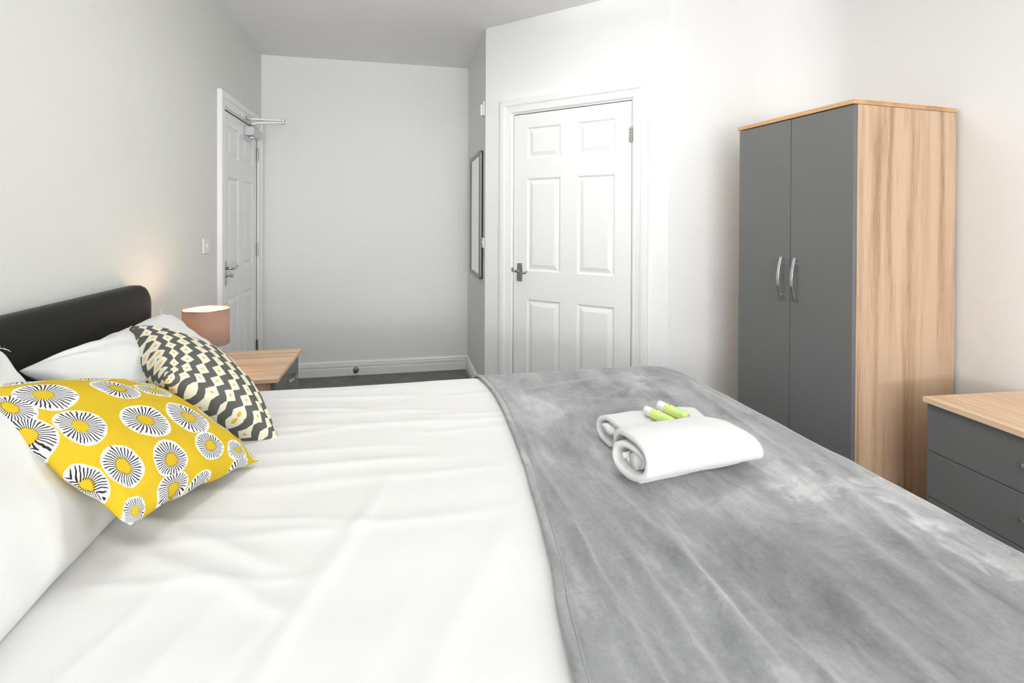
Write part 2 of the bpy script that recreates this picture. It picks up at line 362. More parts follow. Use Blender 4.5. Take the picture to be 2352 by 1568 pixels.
# ------------------------------------------------------------------ panelled doors
def door_face(b, Wd, Hd, cols, rows, prof, y0=0.0):
    xs = [0]+[c for p in cols for c in p]+[Wd]; zs = [.006]+[c for p in rows for c in p]+[Hd]
    for i in range(len(xs)-1):
        for j in range(len(zs)-1):
            x0, x1, z0, z1 = xs[i], xs[i+1], zs[j], zs[j+1]
            if i % 2 == 1 and j % 2 == 1:
                rings = [[(x0+a, y0+d, z0+a), (x1-a, y0+d, z0+a), (x1-a, y0+d, z1-a), (x0+a, y0+d, z1-a)] for a, d in prof]
                k = len(b.v); b.grid(rings, True); e = k+4*(len(prof)-1); b.f.append((e, e+1, e+2, e+3))
            else: b.add([(x0, y0, z0), (x1, y0, z0), (x1, y0, z1), (x0, y0, z1)], [(0, 1, 2, 3)])
PROF = [(0, 0), (.003, -.004), (.008, -.0085), (.013, -.0095), (.017, -.009), (.040, -.001), (.042, 0)]
def architrave(b, x0, x1, z1, lay):
    """lay: list of (w, d) measured outwards from the opening"""
    rows = []
    for w, d in lay:
        rows.append([(x0-w, d, 0), (x0-w, d, z1+w), (x1+w, d, z1+w), (x1+w, d, 0)])
    b.grid([list(r) for r in rows])
ARCH = [(0, -.04), (0, .001), (.010, .001), (.010, .011), (.014, .015), (.018, .012), (.055, .017), (.058, .023), (.070, .026), (.092, .026), (.098, .020), (.100, 0)]
def make_door(name, T, Wd, Hd, label, hinge_right=True, right_w=None):
    e = empty(name, T); struct(e, label, 'door')
    b = MB(); a, c, mu = .103, .103, .118; pw = (Wd-a-c-mu)/2
    cols = [(a, a+pw), (a+pw+mu, Wd-c)]; rows = [(.215, .771), (.957, 1.563), (1.691, 1.896)]
    door_face(b, Wd, Hd, cols, rows, PROF, -.002)
    b.add([(0, -.002, .006), (Wd, -.002, .006), (Wd, -.002, Hd), (0, -.002, Hd), (0, -.044, .006), (Wd, -.044, .006), (Wd, -.044, Hd), (0, -.044, Hd)],
          [(0, 1, 5, 4), (1, 2, 6, 5), (2, 3, 7, 6), (3, 0, 4, 7), (4, 5, 6, 7)])
    leaf = b.build('door_leaf', M['gloss'], e)
    b = MB(); b.box(-.03, .012, -.075, -.0445, 0, Hd+.03); b.box(Wd-.012, Wd+.03, -.075, -.0445, 0, Hd+.03); b.box(.012, Wd-.012, -.075, -.0445, Hd-.012, Hd+.03)
    b.build('rebate', M['gloss'], e)
    b = MB(); architrave(b, -G, Wd+G, Hd+.006, ARCH)
    fr = b.build('door_frame', M['gloss'], e)
    return e, leaf
def hinge(e, x, z, h=.10):
    b = MB()
    for k in range(5): b.lathe([(0.0, z-h/2+k*h/5), (.0062, z-h/2+k*h/5+.0008), (.0062, z-h/2+(k+1)*h/5-.0015), (0, z-h/2+(k+1)*h/5-.0007)], 12, c=(x, .006, 0))
    b.lathe([(0, z+h/2), (.004, z+h/2), (.003, z+h/2+.007), (0, z+h/2+.008)], 12, c=(x, .006, 0))
    b.box(x-.018, x, -.001, .0015, z-h/2, z+h/2)
    return b.build('hinge', M['steel'], e, smooth=False)

# door_1, left wall: local x along +Y, out of wall = +X
T1 = frameT((XL, D1Y0), (0, 1, 0), (1, 0, 0))
d1, leaf1 = make_door('door_1', T1, D1W, D1H, 'white six-panel entrance door with closer, in the grey left wall')
for z in (D1H-.19, H-.215, H-.97): hinge(d1, D1W+.002, z)
hd = MB().box(.018, .060, 0, .008, H-.405, H-.250).build('door_handle', M['arm'], d1, bevel=.002)
b = MB(); b.lathe([(.009, .006), (.009, .045)], 16, 'y', (.036, 0, H-.297), cap=True)
b.tube([(.036, .048, H-.297), (.075, .050, H-.296), (.115, .049, H-.297), (.135, .047, H-.292), (.150, .040, H-.289)], [.0085, .0085, .0075, .007, .0065], 14)
b.build('lever', M['arm'], hd, smooth=True)
b = MB(); b.lathe([(.010, .008), (.010, .014), (.0, .014)], 16, 'y', (.038, 0, H-.345)); b.build('lock_cylinder', M['steel'], hd, smooth=True)
b = MB(); b.box(.0365, .0395, .014, .030, H-.349, H-.341); b.lathe([(0, -.0015), (.013, -.0015), (.013, .0015), (0, .0015)], 20, 'x', (.038, .040, H-.345))
b.build('key', M['brass'], hd)
# overhead closer: body on the door leaf, double arm to the frame
cl = MB(); z0, z1 = H+.625, H+.690
prof = [(-.002, z0), (.050, z0), (.062, z0+.012), (.062, z1-.010), (.050, z1), (-.002, z1)]; k = len(prof)
x0, x1 = .46, .70
cl.add([(x0, d, z) for d, z in prof]+[(x1, d, z) for d, z in prof], [tuple(range(k)), tuple(range(k, 2*k))]+[(i, (i+1) % k, (i+1) % k+k, i+k) for i in range(k)])
cl = cl.build('door_closer', M['alu'], d1, bevel=.003)
b = MB(); b.lathe([(0, z0-.030), (.012, z0-.028), (.018, z0-.018), (.018, z0-.004), (.014, z0)], 20, c=(.50, .034, 0)); b.build('spindle_cap', M['chrome'], cl, smooth=True)
b = MB(); b.lathe([(.009, z1), (.009, z1+.022), (0, z1+.022)], 16, c=(.50, .034, 0)); b.build('spindle', M['steel'], cl, smooth=True)
b = MB(); b.ribbon([(.50, .034, z1+.018), (.515, .08, z1+.034), (.53, .245, z1+.044)], (0, 0, 1), .009, .024)
b.ribbon([(.50, .020, z1+.058), (.515, .08, z1+.060), (.53, .245, z1+.060)], (0, 0, 1), .009, .020)
b.lathe([(.011, z1+.034), (.011, z1+.070), (0, z1+.072)], 16, c=(.53, .243, 0))
b.build('closer_arm', M['arm'], cl, bevel=.0015)
MB().box(.44, .52, .022, .030, z1+.046, z1+.072).build('bracket', M['arm'], cl, bevel=.001)

# door_2, angled wall: local x along (1,-1)
T2 = frameT((D0[0]+dd[0]*D2S0, D0[1]+dd[1]*D2S0), (*dd, 0), (-1, -1, 0))
d2, leaf2 = make_door('door_2', T2, D2W, D2H, 'white six-panel cupboard door with nickel lever, in the angled wall')
hinge(d2, D2W+.002, H+.518, .085); hinge(d2, D2W+.002, .24, .085)
hd = MB().box(.030, .071, 0, .005, H-.384, H-.265).build('door_handle', M['satin'], d2, bevel=.0015)
b = MB(); b.lathe([(.008, .004), (.008, .045), (.0, .048)], 14, 'y', (.045, 0, H-.315))
b.tube([(.040, .047, H-.315), (.062, .049, H-.316), (.085, .048, H-.322), (.105, .046, H-.326), (.120, .044, H-.322), (.130, .040, H-.312)], [.0085, .0075, .0065, .0065, .0065, .0055], 12)
b.build('lever', M['satin'], hd, smooth=True)
for x, z in ((.036, H-.375), (.065, H-.375), (.036, H-.273), (.065, H-.273)): MB().lathe([(.0028, .005), (.002, .0062), (0, .0064)], 10, 'y', (x, 0, z)).build('screw', M['chrome'], hd, smooth=True)
MB().box(-.014, -.002, .0, .003, H-.325, H-.297).build('latch_plate', M['satin'], d2)

# window behind the camera
wn_ = struct(thing('window_1', 'wide white framed window behind the camera', 'window', (0, 0, 0)))
b = MB(); wx0, wx1, wz0, wz1 = XR-3.20, XR-.20, .62, 2.42
for (a0, a1, c0, c1) in ((wx0, wx1, wz0, wz0+.06), (wx0, wx1, wz1-.06, wz1), (wx0, wx0+.06, wz0, wz1), (wx1-.06, wx1, wz0, wz1), (wx0+.97, wx0+1.03, wz0, wz1), (wx0+1.97, wx0+2.03, wz0, wz1)):
    b.box(a0, a1, YF-.09, YF-.03, c0, c1)
b.build('window_frame', M['upvc'], wn_)
MB().box(wx0+.02, wx1-.02, YF-.065, YF-.055, wz0+.02, wz1-.02).build('window_pane', M['pane'], wn_)

# ------------------------------------------------------------------ small fittings on the walls
def switch(name, T, w, h, label, rocker=True, d=.009):
    e = empty(name, T); tag(e, label, 'switch')
    MB().box(-w/2, w/2, 0, d, -h/2, h/2).build('face_plate', M['plastic'], e, bevel=.003)
    if rocker: MB().add([(-.006, d, -.012), (.006, d, -.012), (.006, d, .012), (-.006, d, .012), (-.005, d+.002, -.011), (.005, d+.002, -.011), (.005, d+.005, .011), (-.005, d+.005, .011)],
                        [(0, 1, 5, 4), (1, 2, 6, 5), (2, 3, 7, 6), (3, 0, 4, 7), (4, 5, 6, 7)]).build('rocker', M['plastic'], e)
    for s in (-1, 1): MB().lathe([(.003, d), (.0025, d+.001), (0, d+.001)], 10, 'y', (s*w*.36, 0, 0)).build('screw', M['plastic'], e)
    return e
def wallT(T, x, z): return T @ Matrix.Translation((x, 0, z))
TL = frameT((XL, 0), (0, 1, 0), (1, 0, 0)); TR = frameT((XT, 0), (0, -1, 0), (-1, 0, 0))
switch('light_switch', wallT(TL, 3.285, H-.138), .10, .084, 'white light switch on the grey wall between headboard and entrance door')
e = empty('thermostat', wallT(TR, -3.62, H+.80)); tag(e, 'small white wall sensor high on the return wall above the mirror', 'sensor')
MB().box(-.033, .033, 0, .012, -.050, .050).build('base_plate', M['plastic'], e, bevel=.003)
MB().box(-.020, .025, .012, .030, -.048, .030).build('cover', M['plastic'], e, bevel=.006)
e = switch('wall_switch', wallT(TR, -3.615, H-.139), .070, .074, 'white switch low on the return wall beside the tall mirror', True, .010)

# door stop on the end skirting
e = empty('door_stop', Matrix.Translation((-.363, YB-.018, .046))); tag(e, 'round chrome door stop on the end skirting board', 'door stop')
b = MB(); b.lathe([(0, 0), (.024, 0), (.024, -.004), (.014, -.008), (.009, -.014), (.009, -.050), (.012, -.052)], 24, 'y'); b.build('body', M['satin'], e, smooth=True)
b = MB(); b.lathe([(.012, -.050), (.013, -.060), (.010, -.066), (0, -.067)], 20, 'y'); b.build('rubber_tip', M['rubber'], e, smooth=True)

# mirror leaning off the return wall
def rrect(w, h, r, n_=6):
    pts = []
    for cx, cz, a0 in ((w/2-r, h/2-r, 0), (-w/2+r, h/2-r, 90), (-w/2+r, -h/2+r, 180), (w/2-r, -h/2+r, 270)):
        for k in range(n_+1): a = radians(a0+90*k/n_); pts.append((cx+r*cos(a), cz+r*sin(a)))
    return pts
e = empty('wall_mirror', wallT(TR, -3.915, H+.058)); tag(e, 'tall pewter framed mirror on the narrow return wall', 'mirror')
mw, mh = .53, .925
rows = []
for ins, dpt in ((.0, .012), (.0, .018), (.006, .026), (.018, .029), (.034, .026), (.038, .020)):
    rows.append([(x, dpt, z) for x, z in rrect(mw-2*ins, mh-2*ins, max(.028-ins, .004))])
b = MB(); b.grid(rows, True); b.build('frame', M['mframe'], e, smooth=False)
b = MB(); p = rrect(mw-.07, mh-.07, .004); b.add([(x, .021, z) for x, z in p], [tuple(range(len(p)))]); b.add([(x, .0195, z) for x, z in p], [tuple(range(len(p)))])
b.build('mirror_glass', M['mirror'], e)
MB().box(-mw/2+.006, mw/2-.006, .002, .0125, -mh/2+.006, mh/2-.006).build('backing_board', M['dark'], e)

# pendant light, just cut by the top edge of the frame
e = thing('pendant_light', 'cream drum pendant light, only its lower rim showing at the top edge', 'ceiling light', (.475, 2.075, CH))
MB().lathe([(.0001, -.028), (.03, -.026), (.05, -.012), (.052, 0)], 32).build('ceiling_rose', M['plastic'], e, smooth=True)
MB().tube([(0, 0, -.02), (0, 0, -.16)], .003, 8).build('cord', M['plastic'], e)
MB().lathe([(.20, -.15), (.20, -.335), (.197, -.340), (.194, -.335), (.194, -.15), (.20, -.15)], 64).build('drum_shade', M['opal'], e, smooth=True)
MB().lathe([(.0001, -.322), (.194, -.322), (.194, -.326), (.0001, -.326)], 64).build('diffuser', M['opal'], e)
for nm, z, ry, en in (('fill_down', -.345, 0, 7.2), ('fill_up', -.13, pi, 20)):  # added fill discs under and over the drum; the pendant itself is unlit
    pl = bpy.data.lights.new(nm, 'AREA'); pl.shape = 'DISK'; pl.size = .36; pl.energy = en; pl.color = (1, .985, .96)
    po = bpy.data.objects.new(nm, pl); po.location = (0, 0, z); po.rotation_euler = (ry, 0, 0); COL.objects.link(po); po.parent = e

# ------------------------------------------------------------------ furniture
def bow(b, p0, p1, out, proj=.028, w=.013, wd=None):
    """bow handle between two points; out = outward direction"""
    p0, p1, out = Vector(p0), Vector(p1), Vector(out).normalized(); ax = (p1-p0).normalized(); wd = wd or ax.cross(out)
    n_ = 22; pts = []
    for i in range(n_+1):
        t = i/n_; pts.append(p0.lerp(p1, t)+out*(proj*(.42+.58*sin(pi*t))))
    b.ribbon(pts, wd, w, .0045)
    for t in (.13, .87):
        c = p0.lerp(p1, t); h = proj*(.42+.58*sin(pi*t)); a, c2 = ax*.006, Vector(wd)*w*.40
        b.add([c+a+c2, c+a-c2, c-a-c2, c-a+c2]+[c+out*h+a+c2, c+out*h+a-c2, c+out*h-a-c2, c+out*h-a+c2], [(0, 1, 5, 4), (1, 2, 6, 5), (2, 3, 7, 6), (3, 0, 4, 7), (4, 5, 6, 7)])

# wardrobe: local x into the wall, y along its width, origin near front corner
WW, WD, WH = .638, .570, H+.495
wr = thing('wardrobe', 'tall two-door wardrobe with oak sides and dark grey doors', 'wardrobe', (1.739, 1.719, 0), radians(4.6))
MB().box(.024, WD, 0, .018, 0, WH-.019).build('side_panel', M['oak_z'], wr, bevel=.0006)
MB().box(.024, WD, WW-.018, WW, 0, WH-.019).build('side_panel', M['oak_z'], wr, bevel=.0006)
MB().box(0, WD, -.002, WW+.010, WH-.018, WH).build('top_panel', M['oak_edge'], wr, bevel=.0008)
MB().box(WD-.006, WD, .018, WW-.018, .02, WH-.020).build('back_panel', M['oak_z'], wr)
MB().box(.06, WD-.01, .018, WW-.018, .055, .073).build('bottom_panel', M['oak_z'], wr)
MB().box(.05, .066, .018, WW-.018, 0, .055).build('plinth', M['anthracite'], wr)
half = .309
for (y0, y1, hy) in ((.001, half-.0015, .272), (half+.0015, WW-.001, .349)):
    dr = MB().box(.004, .0225, y0, y1, .062, WH-.0225).build('door', M['anthracite'], wr, bevel=.0008)
    b = MB(); bow(b, (.004, hy, H-.347), (.004, hy, H-.149), (-1, 0, 0), .030, .014); b.build('handle', M['chrome'], dr, bevel=.001)

# chest of drawers: local x into the wall, near end at -y, origin far front corner
CW, CDp, CHt = .76, .425, H-.620
ch = thing('chest_of_drawers', 'low chest of drawers with oak top and dark grey drawer fronts', 'chest of drawers', (1.849, 1.523, 0), radians(-3.5))
MB().box(0, CDp, -CW, 0, CHt-.019, CHt).build('top_panel', M['oak_y'], ch, bevel=.001)
MB().box(.008, .0085, 0, 0, 0, 0)
for y0 in (-.020, -CW+.004): MB().box(.038, CDp-.006, y0, y0+.016, 0, CHt-.0195).build('side_panel', M['oak_z'], ch, bevel=.0006)
MB().box(CDp-.012, CDp-.008, -CW+.02, -.02, .02, CHt-.02).build('back_panel', M['oak_z'], ch)
MB().box(.040, .056, -CW+.02, -.02, 0, .10).build('plinth', M['anthracite'], ch)
for (z0, z1) in ((H-.8135, H-.6465), (H-.980, H-.8165), (.105, H-.983)):
    dr = MB().box(.020, .0375, -CW+.001, -.001, z0, z1).build('drawer', M['anthracite'], ch, bevel=.0012)
    zc = (z0+z1)/2; b = MB(); bow(b, (.020, -.316-.16, zc+.004), (.020, -.316, zc+.004), (-1, 0, 0), .026, .013); b.build('handle', M['chrome'], dr, bevel=.001)

# bedside cabinet: drawers face +X
nh = H-.70; nx0, nx1, ny0, ny1 = -1.085, -.537, 2.481, 3.057
ns = thing('bedside_cabinet', 'oak bedside cabinet with dark grey drawers between bed and entrance door', 'bedside cabinet', (nx0, ny0, 0))
w, d = nx1-nx0, ny1-ny0
MB().box(0, w, 0, d, nh-.018, nh).build('top_panel', M['oak_x'], ns, bevel=.001)
for y0 in (.016, d-.028): MB().box(.004, w-.034, y0, y0+.015, 0, nh-.0185).build('side_panel', M['oak_z'], ns, bevel=.0006)
MB().box(.004, .010, .031, d-.029, .02, nh-.02).build('back_panel', M['oak_z'], ns)
MB().box(w-.06, w-.045, .031, d-.029, 0, .07).build('plinth', M['anthracite'], ns)
for (z0, z1) in ((nh-.19, nh-.022), (nh-.362, nh-.193), (.075, nh-.365)):
    dr = MB().box(w-.0335, w-.016, .014, d-.012, z0, z1).build('drawer', M['anthracite'], ns, bevel=.001)
    zc = (z0+z1)/2+.02; b = MB(); bow(b, (w-.016, .245, zc), (w-.016, .405, zc), (1, 0, 0), .034, .012); b.build('handle', M['chrome'], dr, bevel=.001)

# lamp
lx, ly = -.862, 2.585; lp = thing('table_lamp', 'lit table lamp with taupe drum shade on the bedside cabinet', 'lamp', (lx, ly, nh))
zb, zt, rr = .148, .305, .094
b = MB(); b.lathe([(0, 0), (.045, 0), (.058, .012), (.064, .040), (.060, .075), (.045, .100), (.030, .112)], 36); b.build('base', M['glass'], lp, smooth=True)
b = MB(); b.lathe([(.030, .110), (.031, .128), (.022, .140), (.018, .150), (.018, .175), (0, .175)], 30); b.build('neck', M['copper'], lp, smooth=True)
sh = MB(); sh.lathe([(rr, zb), (rr, zt)], 64); sh = sh.build('lamp_shade', M['shade'], lp, smooth=True)
for z in (zb, zt): MB().lathe([(rr-.0012, z-.0015), (rr+.0012, z-.0015), (rr+.0012, z+.0015), (rr-.0012, z+.0015), (rr-.0012, z-.0015)], 64).build('rim', M['copper'], sh)
b = MB(); b.lathe([(.0001, .175), (.012, .18), (.024, .205), (.027, .222), (.020, .242), (.0001, .250)], 24); b.build('bulb', M['bulb'], lp, smooth=True)
pl = bpy.data.lights.new('lamp_glow', 'POINT'); pl.energy = 1.3; pl.color = (1, .70, .42); pl.shadow_soft_size = .03
po = bpy.data.objects.new('lamp_glow', pl); po.location = (0, 0, .262); COL.objects.link(po); po.parent = lp

# ------------------------------------------------------------------ bed
BZ = H-.655
bed = thing('bed', 'double bed with black faux leather headboard against the grey wall', 'bed', (-1.08, 1.40, 0))
hy0, hy1 = .62-1.40, 2.452-1.40; hz = H-.258; ht = .062
rows = []
prof = [(0.001, .0), (.012, .010), (.045, .014), (.055, .010), (.062, -.004)]
outer = []
rr_ = .085
def hb_outline(ins):
    pts = [(hy0+ins, .30)]
    for a0, cy in ((180, hy0+rr_), ):
        for k in range(9): a = radians(180-90*k/8); pts.append((cy+(rr_-ins)*cos(a), hz-rr_+(rr_-ins)*sin(a)))
    for k in range(9): a = radians(90-90*k/8); pts.append((hy1-rr_+(rr_-ins)*cos(a), hz-rr_+(rr_-ins)*sin(a)))
    pts.append((hy1-ins, .30)); return pts
for ins, dx in ((.010, 0), (0, .010), (0, .040), (.006, .052), (.018, .060), (.045, .064), (.080, .066)):
    rows.append([(dx, y, z) for y, z in hb_outline(ins)])
b = MB(); b.grid(rows, False); k = len(rows[-1]); e_ = len(b.v)-k; b.f.append(tuple(range(e_, e_+k))); b.f.append(tuple(range(k)))
b.f += [tuple(i*k for i in range(len(rows)))+(), tuple(i*k+k-1 for i in range(len(rows)))]
b.build('headboard', M['leather'], bed, smooth=True)
MB().box(.075, 2.12, -.86, .70, .05, .34).build('divan_base', M['divan'], bed, bevel=.02)
MB().box(.075, 2.12, -.86, .70, .345, BZ-.075).build('mattress', M['mattress'], bed, bevel=.03)
for x, y in ((.2, -.75), (.2, .6), (2.0, -.75), (2.0, .6)): MB().lathe([(.02, 0), (.025, .05)], 16, c=(x, y, 0), cap=True).build('castor', M['rubber'], bed)

BX0, BX1, BY0, BY1, BR, Br = -1.00, 1.235, .40, 2.205, .14, .055
def drape(a, c, off=0.0, r=None):
    """point of cloth with flat coordinates (a, c) laid over the bed"""
    r = (r or Br)+off; R_ = BR+off
    cx = min(max(a, BX0+R_), BX1+off-R_) if True else a; cy = min(max(c, BY0-off+R_), BY1+off-R_)
    if a < BX0+R_: cx = a
    qx, qy = a-cx, c-cy; d = sqrt(qx*qx+qy*qy)
    if d < 1e-9: return Vector((a, c, BZ+off)), 0.0
    flat = R_-r
    if d <= flat: o, dz = d, 0
    elif d < flat+r*pi/2: th = (d-flat)/r; o, dz = flat+r*sin(th), -r*(1-cos(th))
    else: o, dz = R_, -r-(d-flat-r*pi/2)
    return Vector((cx+qx/d*o, cy+qy/d*o, BZ+off+dz)), max(0, d-flat)
def crown(x, y):
    u = (x-.12)/1.15; v_ = (y-1.3)/.92
    return .016*(1-min(1, u*u))*(1-min(1, v_*v_)) - .0*u
def ridge(x, y, x0, y0, x1, y1, w, a):
    """soft fold along a segment"""
    dx, dy = x1-x0, y1-y0; L2 = dx*dx+dy*dy; t = ((x-x0)*dx+(y-y0)*dy)/L2; L = sqrt(L2); s = ((x-x0)*dy-(y-y0)*dx)/L
    if t < -.2 or t > 1.2: return 0
    f_ = min(1, max(0, (t+.2)/.35))*min(1, max(0, (1.2-t)/.35)); f_ = f_*f_*(3-2*f_)
    s += .012*noise.noise(Vector((t*4, x0*9, y0*7)))
    return a*f_*exp(-(s/w)**2)
RD = []
random.seed(4)
for i in range(11):   # creases running out from the pillows, diagonal across the bed
    y0 = 1.05+.10*i; x0 = -.55+random.uniform(-.05, .1); L = random.uniform(.35, .75)
    RD.append((x0, y0, x0+L, y0-.12*L+random.uniform(-.08, .10), random.uniform(.010, .022), random.uniform(.0025, .006)))
for i in range(7):
    x0 = -.62+.1*i; RD.append((x0, .45, x0+random.uniform(.15, .5), 1.0+random.uniform(-.1, .2), random.uniform(.012, .025), random.uniform(.0015, .004)))
for i in range(8):
    x0 = random.uniform(-.4, .2); y0 = 1.6+.07*i; RD.append((x0, y0, x0+.35, y0+random.uniform(-.05, .05), .015, .003))
RD += [(-.60, 1.30, -.25, 1.05, .02, .008), (-.62, 1.22, -.2, .92, .018, .006), (-.3, .42, -.02, 1.35, .016, .004)]
def duvet_h(x, y):
    h = crown(x, y)+.006*nz(x, y, 0, 2.3)+.0025*nz(x*1.2, y*2.4, 3, 3.2)
    for r_ in RD: h += .85*ridge(x, y, *r_)
    # thin crease line across
    return h
def sheet(name, a0, a1, c0, c1, na, nc, off, hf, material, edge=None, parent=None):
    rows = []
    for i in range(na+1):
        row = []
        for j in range(nc+1):
            c = c0+(c1-c0)*j/nc
            lo = edge(c) if edge else a0; a = lo+(a1-lo)*i/na
            p, s = drape(a, c, off); h = hf(p.x, p.y)
            f_ = max(0, 1-s/.10)
            p.z += h*f_
            if s > 0:   # gentle flutes on the hanging part
                q = min(1, s/.25); n_ = .012*q*sin((a if abs(c-1.3) > abs(a-.1) else c)*16+3*nz(a, c, 1, 1.5)); 
                if c > BY1-.02 or c < BY0+.02: p.y += n_ if c > 1 else -n_
                if a > BX1-.02: p.x += n_
            row.append(p)
        rows.append(row)
    b = MB(); b.grid(rows); return b
# duvet
b = sheet('duvet', -.93, 1.58, .06, 2.55, 250, 240, 0, duvet_h, None)
dv = b.build('duvet', M['duvet'], smooth=True); sm = dv.modifiers.new('thickness', 'SOLIDIFY'); sm.thickness = .012; sm.offset = -1
tag(dv, 'plain white duvet spread over the bed', 'duvet')
# throw: edge line across the bed
EP = [(.06, .165), (.45, .205), (.70, .236), (1.01, .283), (1.28, .313), (1.55, .329), (1.80, .341), (1.97, .337), (2.12, .318), (2.20, .300), (2.60, .27)]
def edge_x(y):
    y = max(.06, min(2.6, y))
    for (ya, xa), (yb, xb) in zip(EP, EP[1:]):
        if ya <= y <= yb:
            t = (y-ya)/(yb-ya); return xa+(xb-xa)*t+.004*nz(y, 2, 1, 7)+.003*nz(y, 2, 1, 19)
    return EP[-1][1]
TF = [(.36, .45, .34, 1.05, .014, .010), (.42, .42, .43, .90, .016, .013), (.50, .42, .53, .95, .018, .012), (.60, .40, .56, .80, .016, .010), (.55, .42, .49, 1.18, .012, .007), (.70, .42, .74, .72, .02, .006),
      (.34, .8, .37, 1.6, .010, .006), (.38, 1.2, .40, 1.95, .012, .005), (.62, 1.0, .86, 1.12, .02, .005), (.95, .65, 1.1, 1.25, .02, .006), (.86, .60, .93, 1.0, .025, .006), (1.05, 1.3, 1.12, 1.9, .015, .006), (.7, 1.75, 1.0, 1.95, .02, .006), (.45, 1.9, .8, 2.02, .018, .005), (1.12, 1.6, 1.15, 2.0, .02, .008)]
def throw_h(x, y):
    h = crown(x, y)+.006*nz(x, y, 0, 2.3)+.0035*nz(x*1.2, y*2.4, 3, 3.2)+.004*nz(x, y, 5, 6)+.0018*nz(x*1.5, y, 7, 17)
    for r_ in TF: h += ridge(x, y, *r_)
    h += .004*exp(-((x-edge_x(y)-.006)/.010)**2)-.003*exp(-((x-edge_x(y)-.024)/.005)**2)
    for r_ in RD:
        if r_[2] > .2: h += .5*ridge(x, y, *r_)
    return h+.0035
b = sheet('throw', .3, 1.66, .04, 2.62, 300, 300, .009, throw_h, None, edge_x)
th = b.build('throw_blanket', M['velvet'], smooth=True); sm = th.modifiers.new('thickness', 'SOLIDIFY'); sm.thickness = .006; sm.offset = -1
tag(th, 'grey velvet fleece throw across the foot of the bed', 'throw')
pts = []
for i in range(260):
    y = .08+(2.50-.08)*i/259; x = edge_x(y); p, s = drape(x+.022, y, .009); p.z += throw_h(p.x, p.y)*max(0, 1-s/.1)+.0005; pts.append(p)
b = MB(); b.tube(pts, .0022, 6); b.build('hem_stitching', M['velvet_hem'], th, smooth=True)

# ------------------------------------------------------------------ pillows and cushions
def pillow(name, P00, P10, P11, P01, T, material, n_=90, pinch=.07, power=.5, wr=.010, seed=0, flip=1, sag=0, asym=.5, ears=.0, parent=None, bias=(0, 0)):
    P00, P10, P11, P01 = map(Vector, (P00, P10, P11, P01)); nrm = ((P10-P00).cross(P01-P00)).normalized()*flip
    verts = []; uvs = []; faces = []; idx = {}
    def base(u, v_):
        x = u*(1-pinch*(1-v_*v_)); y = v_*(1-pinch*(1-u*u)); s, t = (x+1)/2, (y+1)/2
        return P00.lerp(P10, s).lerp(P01.lerp(P11, s), t)
    def th(u, v_):
        uu = min(1, abs(u)); w2 = min(1, abs(v_))
        return max(0, (1-uu**2.2)*(1-w2**2.2))**power
    for side in (1, -1):
        for i in range(n_+1):
            for j in range(n_+1):
                bd = i in (0, n_) or j in (0, n_)
                if side == -1 and bd: continue
                u, v_ = -cos(pi*i/n_)*.35+(2*i/n_-1)*.65, -cos(pi*j/n_)*.35+(2*j/n_-1)*.65
                k_ = th(u, v_); p = base(u, v_)
                amt = T*(asym if side == 1 else 1-asym)*k_
                # creases gather towards corners and edges
                ca = 0
                for sx, sy in ((-1, -1), (1, -1), (1, 1), (-1, 1)):
                    dx, dy = u-sx, v_-sy; r_ = sqrt(dx*dx+dy*dy); an = atan2(dy*sy, dx*sx)
                    ca += sin(an*9+seed+sx*2+sy)*exp(-r_*2.6)*min(1, r_*3)
                ed = min(1-abs(u), 1-abs(v_)); along = v_ if 1-abs(u) < 1-abs(v_) else u
                pk = sin(along*23+seed*3+3*nz(along, seed, 0, 2))*exp(-ed*9)*min(1, ed*14)
                amt += wr*(ca*1.3+.55*pk)*(min(1, k_*1.6)) + wr*.9*nz(u+seed, v_, side*3, 1.7)*k_ + wr*.35*nz(u+seed, v_, side*3, 5)*k_
                p = p+nrm*side*amt
                p.z -= sag*(1-(u*u+v_*v_)/2)
                p += nrm*.004*sin(along*11+seed)*exp(-ed*7)
                idx[(side, i, j)] = len(verts); verts.append(p); uvs.append(((u+.32*u*abs(u)**6+1)/2, (v_+.32*v_*abs(v_)**6+1)/2))
    def g(side, i, j): return idx.get((side, i, j), idx.get((1, i, j)))
    for side in (1, -1):
        for i in range(n_):
            for j in range(n_):
                q = (g(side, i, j), g(side, i+1, j), g(side, i+1, j+1), g(side, i, j+1)); faces.append(q if side == 1 else q[::-1])
    b = MB(); b.v = verts; b.f = faces
    return b.build(name, material, parent, smooth=True, uvs=uvs)
def threads(par, p, seed, n_=5):
    random.seed(seed); b = MB()
    for i in range(n_):
        q = Vector(p); pts = [q.copy()]; d = Vector((random.uniform(-.3, .3), random.uniform(-.1, .8), random.uniform(.3, 1))).normalized()
        for k in range(6):
            d = (d+Vector((random.uniform(-.5, .5), random.uniform(-.5, .5), random.uniform(-.6, .3)))).normalized(); q = q+d*.005; pts.append(q.copy())
        b.tube(pts, .0006, 5)
    return b.build('loose_thread', M['pillow'], par)
def w(x, y, z): return (x, y, z+H)
fp = pillow('pillow', w(-.965, 1.575, -.385), w(-.62, 1.56, -.625), w(-.62, 2.28, -.625), w(-.955, 2.362, -.376), .16, M['pillow'], 90, .085, .42, .014, 2.2, 1, .0, .62)
tag(fp, 'white pillow leaning on the headboard behind the zigzag cushion', 'pillow')
threads(fp, w(-.955, 2.362, -.372), 3)
np_ = pillow('pillow', w(-.97, .72, -.36), w(-.56, .62, -.63), w(-.60, 1.31, -.64), w(-.965, 1.50, -.315), .17, M['pillow'], 90, .04, .42, .010, 5.1, 1, .0, .50)
tag(np_, 'white pillow at the near left, under the yellow cushion', 'pillow')
threads(np_, w(-.965, 1.50, -.315), 9)
